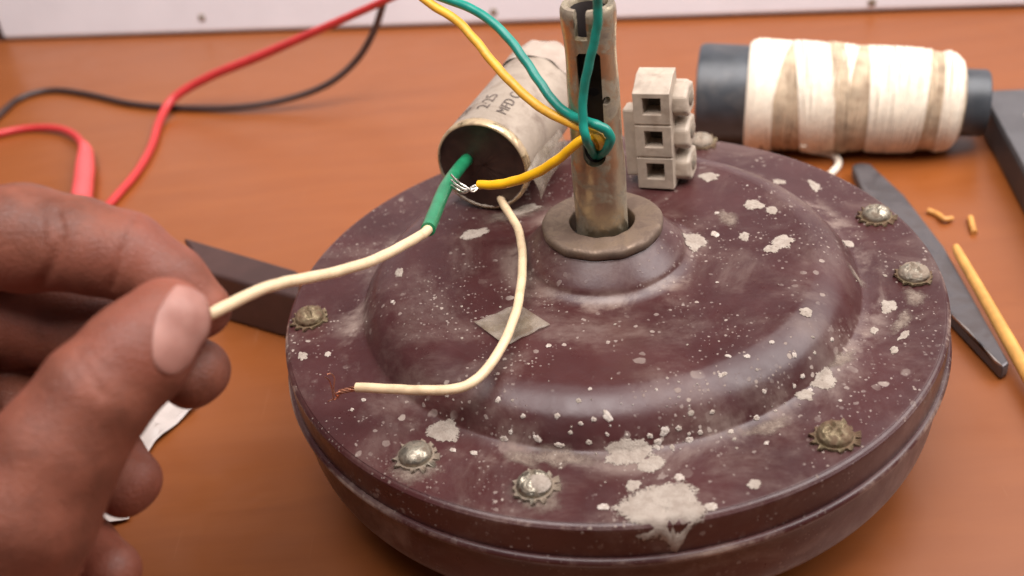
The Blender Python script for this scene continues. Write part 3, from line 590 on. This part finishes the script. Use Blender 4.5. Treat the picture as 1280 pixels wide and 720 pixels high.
kn = empty('steel_blade', (.12, .07, 0)); tag(kn, 'dark flat steel blade with ground point lying against the motor', 'blade')
bl = [(.1114, .1318), (.1150, .1330), (.1188, .1313), (.1242, .1045), (.1266, .0662), (.1259, .0482), (.1239, -.0005), (.1208, -.0026), (.1145, .0310), (.1085, .0640), (.1090, .1000)]
v, f = prism_geo([(x - .12, y - .07) for x, y in bl], .0006, .0056); bevel(mesh('blade', v, f, M['blade'], kn, False), .0008)
eb = [(.1252, .0380), (.1241, .0001), (.1207, -.0022), (.1185, .0085)]
v, f = prism_geo([(x - .12, y - .07) for x, y in [(.1198, .0010), (.1211, -.0022), (.1168, .0180), (.1152, .0262), (.1176, .0172)][::-1]], .0050, .0059); mesh('ground_edge', v, f, M['edge'], kn, False)
sk = tube('wooden_stick', [(0.1289, 0.0619, 0.0082), (0.1284, 0.0570, 0.0080), (0.1279, 0.0320, 0.0070), (0.1274, 0.0087, 0.0060), (0.1270, -0.0100, 0.0050), (0.1256, -0.0361, 0.0040)], [.0011, .0017, .0020, .0022, .0023, .0024], M['stick']); tag(sk, 'thin honey coloured wooden stick resting along the dark blade', 'stick')
rr = random.Random(4)
for pts, r, lab in (([(0.1319, 0.0983, 0.0012), (0.1344, 0.0948, 0.0012), (0.1354, 0.0900, 0.0018), (0.1385, 0.0910, 0.0012)], .0011, 'small bent amber scrap lying nearest the thread spool'), ([(0.1454, 0.0906, 0.0010), (0.1440, 0.0852, 0.0012), (0.1430, 0.0800, 0.0010)], .0012, 'small straight amber scrap lying beside the tip of the wooden stick')):
    o = tube('amber_scrap', pts, r, M['crumb'], None, 5, 7); tag(o, lab, 'scrap', 'amber scraps on the table')

# ------------------------------------------------------------------ things on the left of the table
rl = empty('red_lead', (-0.2309, 0.1866, 0.0030)); tag(rl, 'red test lead with fat red boot behind the hand', 'lead')
tube('cable', sub(rl, [(-0.3205, 0.2484, 0.0022), (-0.2993, 0.2601, 0.0022), (-0.2830, 0.2629, 0.0022), (-0.2653, 0.2563, 0.0030), (-0.2510, 0.2410, 0.0045), (-0.2416, 0.2238, 0.0055)]), .0019, M['red'], rl)
tube('boot', sub(rl, [(-0.2437, 0.2294, 0.0055), (-0.2396, 0.2200, 0.0055), (-0.2348, 0.2030, 0.0052), (-0.2302, 0.1853, 0.0050), (-0.2245, 0.1622, 0.0050)]), [.0022, .0036, .0046, .0047, .0048], M['redboot'], rl)
for q in ((-0.2343, 0.2013, 0.0052), (-0.2311, 0.1883, 0.0051)):
    pass
rl2 = empty('red_lead', (-0.2123, 0.1809, 0.0020)); tag(rl2, 'red test lead rising from the table past the white panel', 'lead')
tube('cable', sub(rl2, [(-0.2181, 0.1501, 0.0020), (-0.2130, 0.1765, 0.0020), (-0.2092, 0.2003, 0.0020), (-0.2089, 0.2265, 0.0021), (-0.2114, 0.2541, 0.0030), (-0.2060, 0.2694, 0.0080), (-0.1842, 0.2680, 0.0180), (-0.1516, 0.2535, 0.0320), (-0.1148, 0.2326, 0.0500), (-0.0765, 0.2041, 0.0710), (-0.0527, 0.1693, 0.0900)]), [.0019, .0019, .0019, .0020, .0021, .0023, .0024, .0024, .0020, .0017, .0017], M['red'], rl2)
bk = empty('black_lead', (-0.1702, 0.2596, 0.0030)); tag(bk, 'black test lead curving across the back of the table', 'lead')
tube('cable', sub(bk, [(-0.3143, 0.2433, 0.0018), (-0.3096, 0.2825, 0.0018), (-0.3051, 0.3059, 0.0018), (-0.2889, 0.3126, 0.0018), (-0.2645, 0.3012, 0.0018), (-0.2341, 0.2815, 0.0018), (-0.2025, 0.2689, 0.0018), (-0.1702, 0.2596, 0.0030), (-0.1437, 0.2565, 0.0060), (-0.1215, 0.2565, 0.0120), (-0.1053, 0.2586, 0.0220), (-0.0940, 0.2569, 0.0360), (-0.0866, 0.2549, 0.0500), (-0.0781, 0.2495, 0.0700)]), .0018, M['black'], bk)

bx = empty('dark_block', (-0.1430, 0.1109, 0.0000)); 
c0 = [Vector((-0.1584, 0.1005, 0.0220)), Vector((-0.1081, 0.0680, 0.0220)), Vector((-0.1049, 0.0498, 0.0220)), Vector((-0.1456, 0.0741, 0.0220))]
base = Vector(bx.location); q = [(p_.x - base.x, p_.y - base.y) for p_ in c0]
v, f = prism_geo(q, .0005, .022); bevel(mesh('block_body', v, f, M['tool'], bx, False), .0015, 3)
tag(bx, 'dark brown plastic block between the hand and the motor', 'block')

pp = [Vector((-0.1407, 0.0204, 0.0000)), Vector((-0.1508, 0.0043, 0.0000)), Vector((-0.1546, -0.0115, 0.0000)), Vector((-0.1504, -0.0297, 0.0000)), Vector((-0.1639, -0.0336, 0.0000)), Vector((-0.1807, -0.0082, 0.0000)), Vector((-0.1786, 0.0286, 0.0000)), Vector((-0.1544, 0.0404, 0.0000))]
ce = sum(pp, Vector()) / len(pp); v = []; f = []; NRG = 9; rr = random.Random(11)
for j in range(NRG + 1):
    u = j / NRG
    for k in range(48):
        t = k / 48 * 8; i = int(t); p_ = pp[i].lerp(pp[(i + 1) % 8], t - i); w = ce.lerp(p_, u)
        fold = abs(((w.x * 62 + w.y * 38) % 1) - .5) * .0065 + abs(((w.x * -40 + w.y * 75) % 1) - .5) * .003
        v.append((w.x - ce.x, w.y - ce.y, .0006 + fold * (1 - .55 * u ** 3)))
for j in range(NRG):
    for k in range(48): f.append((j * 48 + k, j * 48 + (k + 1) % 48, (j + 1) * 48 + (k + 1) % 48, (j + 1) * 48 + k))
wp = mesh('crumpled_wrapper', v, f, M['paper'], None, False); wp.location = (ce.x, ce.y, 0); s = wp.modifiers.new('t', 'SOLIDIFY'); s.thickness = .0002; s.offset = 1
tag(wp, 'creased white wrapper lying on the table under the hand', 'wrapper')

# ------------------------------------------------------------------ the hand: one continuous skin grown from a distance field
CREASES = [([(-0.0990, -0.0693, 0.1269), (-0.0986, -0.0716, 0.1269), (-0.0986, -0.0732, 0.1266), (-0.0987, -0.0748, 0.1260), (-0.0990, -0.0762, 0.1254), (-0.0994, -0.0774, 0.1246), (-0.0999, -0.0784, 0.1237), (-0.1006, -0.0793, 0.1227), (-0.1013, -0.0800, 0.1216), (-0.1021, -0.0805, 0.1204), (-0.1026, -0.0807, 0.1194), (-0.1033, -0.0808, 0.1183), (-0.1040, -0.0806, 0.1171)], 0.0004, 0.001),
           ([(-0.0990, -0.0718, 0.1271), (-0.0990, -0.0727, 0.1270), (-0.0991, -0.0736, 0.1268), (-0.0992, -0.0743, 0.1266), (-0.0993, -0.0750, 0.1263), (-0.0994, -0.0756, 0.1260), (-0.0996, -0.0762, 0.1257), (-0.0998, -0.0767, 0.1254), (-0.0999, -0.0771, 0.1252), (-0.1001, -0.0775, 0.1249), (-0.1002, -0.0778, 0.1246), (-0.1004, -0.0782, 0.1243), (-0.1006, -0.0785, 0.1240), (-0.1008, -0.0788, 0.1237)], 0.00022, 0.0007),
           ([(-0.1134, -0.0719, 0.1315), (-0.1129, -0.0733, 0.1309), (-0.1124, -0.0744, 0.1303), (-0.1121, -0.0754, 0.1295), (-0.1121, -0.0764, 0.1287), (-0.1122, -0.0772, 0.1277), (-0.1124, -0.0779, 0.1268), (-0.1129, -0.0785, 0.1257), (-0.1138, -0.0790, 0.1244), (-0.1148, -0.0793, 0.1230), (-0.1160, -0.0792, 0.1216), (-0.1171, -0.0790, 0.1203), (-0.1184, -0.0784, 0.1189), (-0.1199, -0.0776, 0.1173)], 0.0004, 0.0016),
           ([(-0.1175, -0.0694, 0.1328), (-0.1170, -0.0705, 0.1325), (-0.1166, -0.0714, 0.1321), (-0.1163, -0.0723, 0.1317), (-0.1159, -0.0731, 0.1313), (-0.1156, -0.0739, 0.1309), (-0.1154, -0.0746, 0.1304), (-0.1153, -0.0752, 0.1299), (-0.1153, -0.0758, 0.1294), (-0.1154, -0.0763, 0.1289), (-0.1156, -0.0768, 0.1283), (-0.1157, -0.0773, 0.1278), (-0.1159, -0.0777, 0.1272), (-0.1161, -0.0780, 0.1265)], 0.00022, 0.0007),
           ([(-0.1025, -0.1054, 0.1200), (-0.1020, -0.1062, 0.1198), (-0.1016, -0.1068, 0.1196), (-0.1012, -0.1074, 0.1193), (-0.1009, -0.1080, 0.1191), (-0.1005, -0.1085, 0.1188), (-0.1000, -0.1090, 0.1184), (-0.0996, -0.1095, 0.1180), (-0.0992, -0.1099, 0.1176), (-0.0988, -0.1103, 0.1171), (-0.0985, -0.1108, 0.1165), (-0.0981, -0.1113, 0.1158), (-0.0978, -0.1118, 0.1151), (-0.0975, -0.1122, 0.1144)], 0.0004, 0.001),
           ([(-0.1039, -0.1073, 0.1194), (-0.1035, -0.1078, 0.1192), (-0.1032, -0.1083, 0.1191), (-0.1029, -0.1088, 0.1189), (-0.1026, -0.1092, 0.1187), (-0.1023, -0.1096, 0.1185), (-0.1020, -0.1100, 0.1182), (-0.1018, -0.1103, 0.1180), (-0.1016, -0.1106, 0.1178), (-0.1013, -0.1109, 0.1175), (-0.1011, -0.1112, 0.1172), (-0.1009, -0.1114, 0.1170), (-0.1007, -0.1117, 0.1167), (-0.1005, -0.1119, 0.1164)], 0.00022, 0.0007),
           ([(-0.1008, -0.1050, 0.1202), (-0.1004, -0.1055, 0.1200), (-0.1001, -0.1059, 0.1198), (-0.0997, -0.1063, 0.1197), (-0.0994, -0.1066, 0.1194), (-0.0991, -0.1070, 0.1192), (-0.0988, -0.1073, 0.1190), (-0.0985, -0.1076, 0.1188), (-0.0982, -0.1079, 0.1185), (-0.0980, -0.1082, 0.1182), (-0.0977, -0.1085, 0.1180), (-0.0975, -0.1087, 0.1177), (-0.0972, -0.1089, 0.1174), (-0.0970, -0.1092, 0.1171)], 0.00022, 0.0007)]
NAIL_C = (-0.0900, -0.0932, 0.1147); NAIL_L = tuple(rt * .30 + up * .93 + fw * .15); NAIL_N = tuple(-fw * .95 + rt * .80 - up * .06)

class Field:
    def __init__(s, lo, hi, h):
        s.lo = np.array(lo, np.float32); s.h = h; s.n = np.ceil((np.array(hi) - lo) / h).astype(int) + 1
        s.d = np.full(s.n, .02, np.float32)
    def win(s, lo, hi):
        a = np.clip(np.floor((lo - s.lo) / s.h).astype(int), 0, s.n - 1); b = np.clip(np.ceil((hi - s.lo) / s.h).astype(int) + 1, 1, s.n)
        return tuple(slice(i, j) for i, j in zip(a, b))
    def grid(s, w):
        return [(s.lo[i] + s.h * np.arange(w[i].start, w[i].stop, dtype=np.float32)).reshape([-1 if j == i else 1 for j in range(3)]) for i in range(3)]
def smin(a, b, k):
    h = np.maximum(k - np.abs(a - b), 0) / k; return np.minimum(a, b) - h * h * k * .25
def cone_d(g, a, b, ra, rb):
    ab = b - a; L = float(ab @ ab); X, Y, Z = g[0] - a[0], g[1] - a[1], g[2] - a[2]
    t = np.clip((X * ab[0] + Y * ab[1] + Z * ab[2]) / L, 0, 1)
    return np.sqrt((X - t * ab[0]) ** 2 + (Y - t * ab[1]) ** 2 + (Z - t * ab[2]) ** 2) - (ra + (rb - ra) * t)
def group_d(F, segs, k, pad=.012):
    P = np.array([q for s in segs for q in (s[0], s[1])]); rm = max(max(s[2], s[3]) for s in segs) + pad
    w = F.win(P.min(0) - rm, P.max(0) + rm); g = F.grid(w); d = None
    for a, b, ra, rb in segs:
        c = cone_d(g, np.array(a, np.float32), np.array(b, np.float32), ra, rb); d = c if d is None else smin(d, c, k)
    return w, d
def chain(pts): return [(np.array(pts[i][0]), np.array(pts[i + 1][0]), pts[i][1], pts[i + 1][1]) for i in range(len(pts) - 1)]
def surface_nets(F):
    D = F.d; S = D < 0; nx, ny, nz = D.shape
    c = np.zeros((nx - 1, ny - 1, nz - 1), np.uint8)
    for i in (0, 1):
        for j in (0, 1):
            for k in (0, 1): c += S[i:nx - 1 + i, j:ny - 1 + j, k:nz - 1 + k]
    act = (c > 0) & (c < 8); I = np.argwhere(act); ids = np.full(act.shape, -1, np.int32); ids[act] = np.arange(len(I))
    acc = np.zeros((len(I), 3), np.float32); cnt = np.zeros(len(I), np.float32)
    cor = [(i, j, k) for i in (0, 1) for j in (0, 1) for k in (0, 1)]
    for p in range(8):
        for q in range(p + 1, 8):
            if sum(abs(x - y) for x, y in zip(cor[p], cor[q])) != 1: continue
            a = np.array(cor[p]); b = np.array(cor[q]); da = D[tuple((I + a).T)]; db = D[tuple((I + b).T)]
            x = (da < 0) != (db < 0); t = np.where(x, da / np.where(x, da - db, 1), 0)
            acc += np.where(x[:, None], a + (b - a) * t[:, None], 0); cnt += x
    V = (I + acc / cnt[:, None]) * F.h + F.lo
    quads = []
    for ax in range(3):
        o1, o2 = [(1, 2), (2, 0), (0, 1)][ax]; n = [nx, ny, nz]
        lo = [slice(1, -1)] * 3; lo[ax] = slice(0, n[ax] - 1); hi = list(lo); hi[ax] = slice(1, n[ax])
        a, b = S[tuple(lo)], S[tuple(hi)]; E = np.argwhere(a != b)
        if not len(E): continue
        base = E.copy(); base[:, o1] += 1; base[:, o2] += 1
        flip = a[tuple(E.T)]
        def cid(u, w):
            q = base.copy(); q[:, o1] -= u; q[:, o2] -= w; return ids[tuple(q.T)]
        Q = np.stack([cid(1, 1), cid(0, 1), cid(0, 0), cid(1, 0)], 1); Q[~flip] = Q[~flip][:, ::-1]; quads.append(Q)
    return V, np.concatenate(quads)

def build_hand_field(h=.0007):
    TH = [((-0.0899, -0.0923, 0.1160), .0067), ((-0.0953, -0.0973, 0.1127), .0088), ((-0.1027, -0.1040, 0.1088), .0102), ((-0.1108, -0.1108, 0.1014), .0114), ((-0.1182, -0.1172, 0.0927), .0132), ((-0.1386, -0.1239, 0.0661), .0175)]
    IN = [((-0.0891, -0.0765, 0.1071), .0062), ((-0.0949, -0.0740, 0.1130), .0074), ((-0.1035, -0.0711, 0.1186), .0089), ((-0.1136, -0.0691, 0.1215), .0096), ((-0.1245, -0.0673, 0.1230), .0110), ((-0.1433, -0.0587, 0.1202), .0115), ((-0.1666, -0.0495, 0.1141), .0130)]
    MI = [((-0.0927, -0.0804, 0.0939), .0070), ((-0.1023, -0.0748, 0.0939), .0078), ((-0.1149, -0.0674, 0.0950), .0090), ((-0.1388, -0.0589, 0.0984), .0108), ((-0.1746, -0.0459, 0.0953), .0135)]
    RI = [((-0.1092, -0.0935, 0.0762), .0066), ((-0.1166, -0.0867, 0.0778), .0076), ((-0.1276, -0.0790, 0.0792), .0084), ((-0.1566, -0.0629, 0.0782), .0100), ((-0.1884, -0.0478, 0.0690), .0125)]
    PI_ = [((-0.1120, -0.1100, 0.0667), .0064), ((-0.1206, -0.1029, 0.0669), .0070), ((-0.1316, -0.0942, 0.0663), .0076), ((-0.1611, -0.0715, 0.0608), .0088), ((-0.1938, -0.0543, 0.0477), .0115)]
    wr = np.array((-0.2119, -0.0875, 0.0275)); el = wr + np.array((-.10, -.15, -.005))
    palm = []
    for c, r in ((IN, .0135), (MI, .0140), (RI, .0135), (PI_, .0120)): palm.append((np.array(c[-1][0]), wr, r, .020))
    palm += [(wr, el, .0235, .032), (np.array(TH[-1][0]), wr, .0175, .021), (np.array((-0.1274, -0.1118, 0.0881)), np.array((-0.1655, -0.0627, 0.0985)), .0085, .0120), (np.array((-0.1432, -0.0551, 0.0796)), np.array((-0.1788, -0.0474, 0.0794)), .0115, .0135), (np.array((-0.1444, -0.1080, 0.0720)), np.array((-0.1824, -0.0645, 0.0673)), .0150, .0150)]
    allp = np.array([p for c in (TH, IN, MI, RI, PI_) for p, _ in c] + [wr, el])
    F = Field(allp.min(0) - .022, allp.max(0) + .022, h)
    F.lo[:2] = np.maximum(F.lo[:2], [-.9, -.9])
    w, d = group_d(F, palm, .012); base = np.full(F.n, .05, np.float32); base[w] = d
    tot = base.copy()
    def add(segs, k, kb):
        w, f = group_d(F, segs, k); tot[w] = smin(tot[w], smin(base[w], f, kb), .0010)
    # width direction of the thumb pad
    axd = np.array(TH[0][0]) - np.array(TH[2][0]); vw = np.array((-.04244, .82149, -.56865)); side = np.cross(axd, vw); side /= np.linalg.norm(side)
    ts = chain(TH)
    for sgn in (-1, 1):
        ts.append((np.array(TH[0][0]) + side * .0010 * sgn, np.array(TH[1][0]) + side * .0012 * sgn, .0066, .0083))
    add(ts, .004, .010)
    add(chain(IN), .003, .008); add(chain(MI), .003, .008); add(chain(RI), .003, .008); add(chain(PI_), .003, .008)
    # finger pads and knuckle fullness
    for q, r in (((-0.0908, -0.0783, 0.1070), .0057), ((-0.1093, -0.0712, 0.1197), .0088), ((-0.0938, -0.0828, 0.0936), .0064), ((-0.1104, -0.0955, 0.0755), .0060)):
        add([(np.array(q), np.array(q) + 1e-4, r, r)], .003, .003)
    for pts, r, k in CREASES:
        w, f = group_d(F, [(np.array(pts[i]), np.array(pts[i + 1]), r, r) for i in range(len(pts) - 1)], .0003, .006)
        x = -f; hh = np.maximum(k - np.abs(tot[w] - x), 0) / k; tot[w] = np.maximum(tot[w], x) + hh * hh * k * .25
    F.d = tot; return F

def sample(F, P):
    q = (np.asarray(P) - F.lo) / F.h; i = np.clip(np.floor(q).astype(int), 0, F.n - 2); t = q - i; out = 0
    for a in (0, 1):
        for b in (0, 1):
            for c in (0, 1):
                out = out + F.d[i[:, 0] + a, i[:, 1] + b, i[:, 2] + c] * np.abs(1 - a - t[:, 0]) * np.abs(1 - b - t[:, 1]) * np.abs(1 - c - t[:, 2])
    return out
FH = build_hand_field()
V_, Q_ = surface_nets(FH)
org = Vector((-0.0894, -0.0922, 0.1162)); org.z = 0
hand = empty('hand', org); tag(hand, 'brown hand pinching the cream wire between thumb and index finger', 'hand')
me = bpy.data.meshes.new('skin'); Vl = V_ - np.array(org)
me.from_pydata(Vl.tolist(), [], Q_.tolist()); me.polygons.foreach_set('use_smooth', [True] * len(me.polygons))
skin = link_mesh('skin', me, M['skin'], hand); sm_ = skin.modifiers.new('s', 'SMOOTH'); sm_.factor = .5; sm_.iterations = 2

# thumb nail: a curved plate laid over the end of the thumb, following the skin
def nail(o0, lng, nrm, name='thumb_nail'):
    n = np.array(nrm) / np.linalg.norm(nrm); l = np.array(lng); l = l - n * (l @ n); l /= np.linalg.norm(l); s = np.cross(n, l); o0 = np.array(o0)
    NU, NV = 28, 30; v = []; f = []; O = []; Dr = []; meta = []
    for i in range(NU + 1):
        for j in range(NV + 1):
            a, b = 2 * i / NU - 1, 2 * j / NV - 1
            x, y = a * math.sqrt(1 - (.50 if a < 0 else .30) * b * b), b * math.sqrt(1 - .30 * a * a)
            fi = y * R_(42) * (1 - .22 * max(0, -a)); d_ = n * math.cos(fi) + s * math.sin(fi) + l * (.16 + .86 * x)
            O.append(o0 + l * x * .0030); Dr.append(d_ / np.linalg.norm(d_)); meta.append((max(abs(a), abs(b)), a, b))
    O = np.array(O); Dr = np.array(Dr); T = np.full(len(O), .001)
    for _ in range(80): T += np.clip(-sample(FH, O + Dr * T[:, None]), -.001, .001) * .7
    for (e, a, b), q, d_ in zip(meta, O + Dr * T[:, None], Dr):
        free = max(0, a); off = .00048 * (1 - e ** 6) + .00010 + .00045 * free ** 6
        v.append(tuple(q + d_ * off - np.array(org)))
    for i in range(NU):
        for j in range(NV): a = i * (NV + 1) + j; f.append((a, a + NV + 1, a + NV + 2, a + 1))
    o = mesh(name, v, f, M['nail'], hand); sd = o.modifiers.new('t', 'SOLIDIFY'); sd.thickness = .0006; sd.offset = -1; return o
nl = nail(NAIL_C, NAIL_L, NAIL_N)
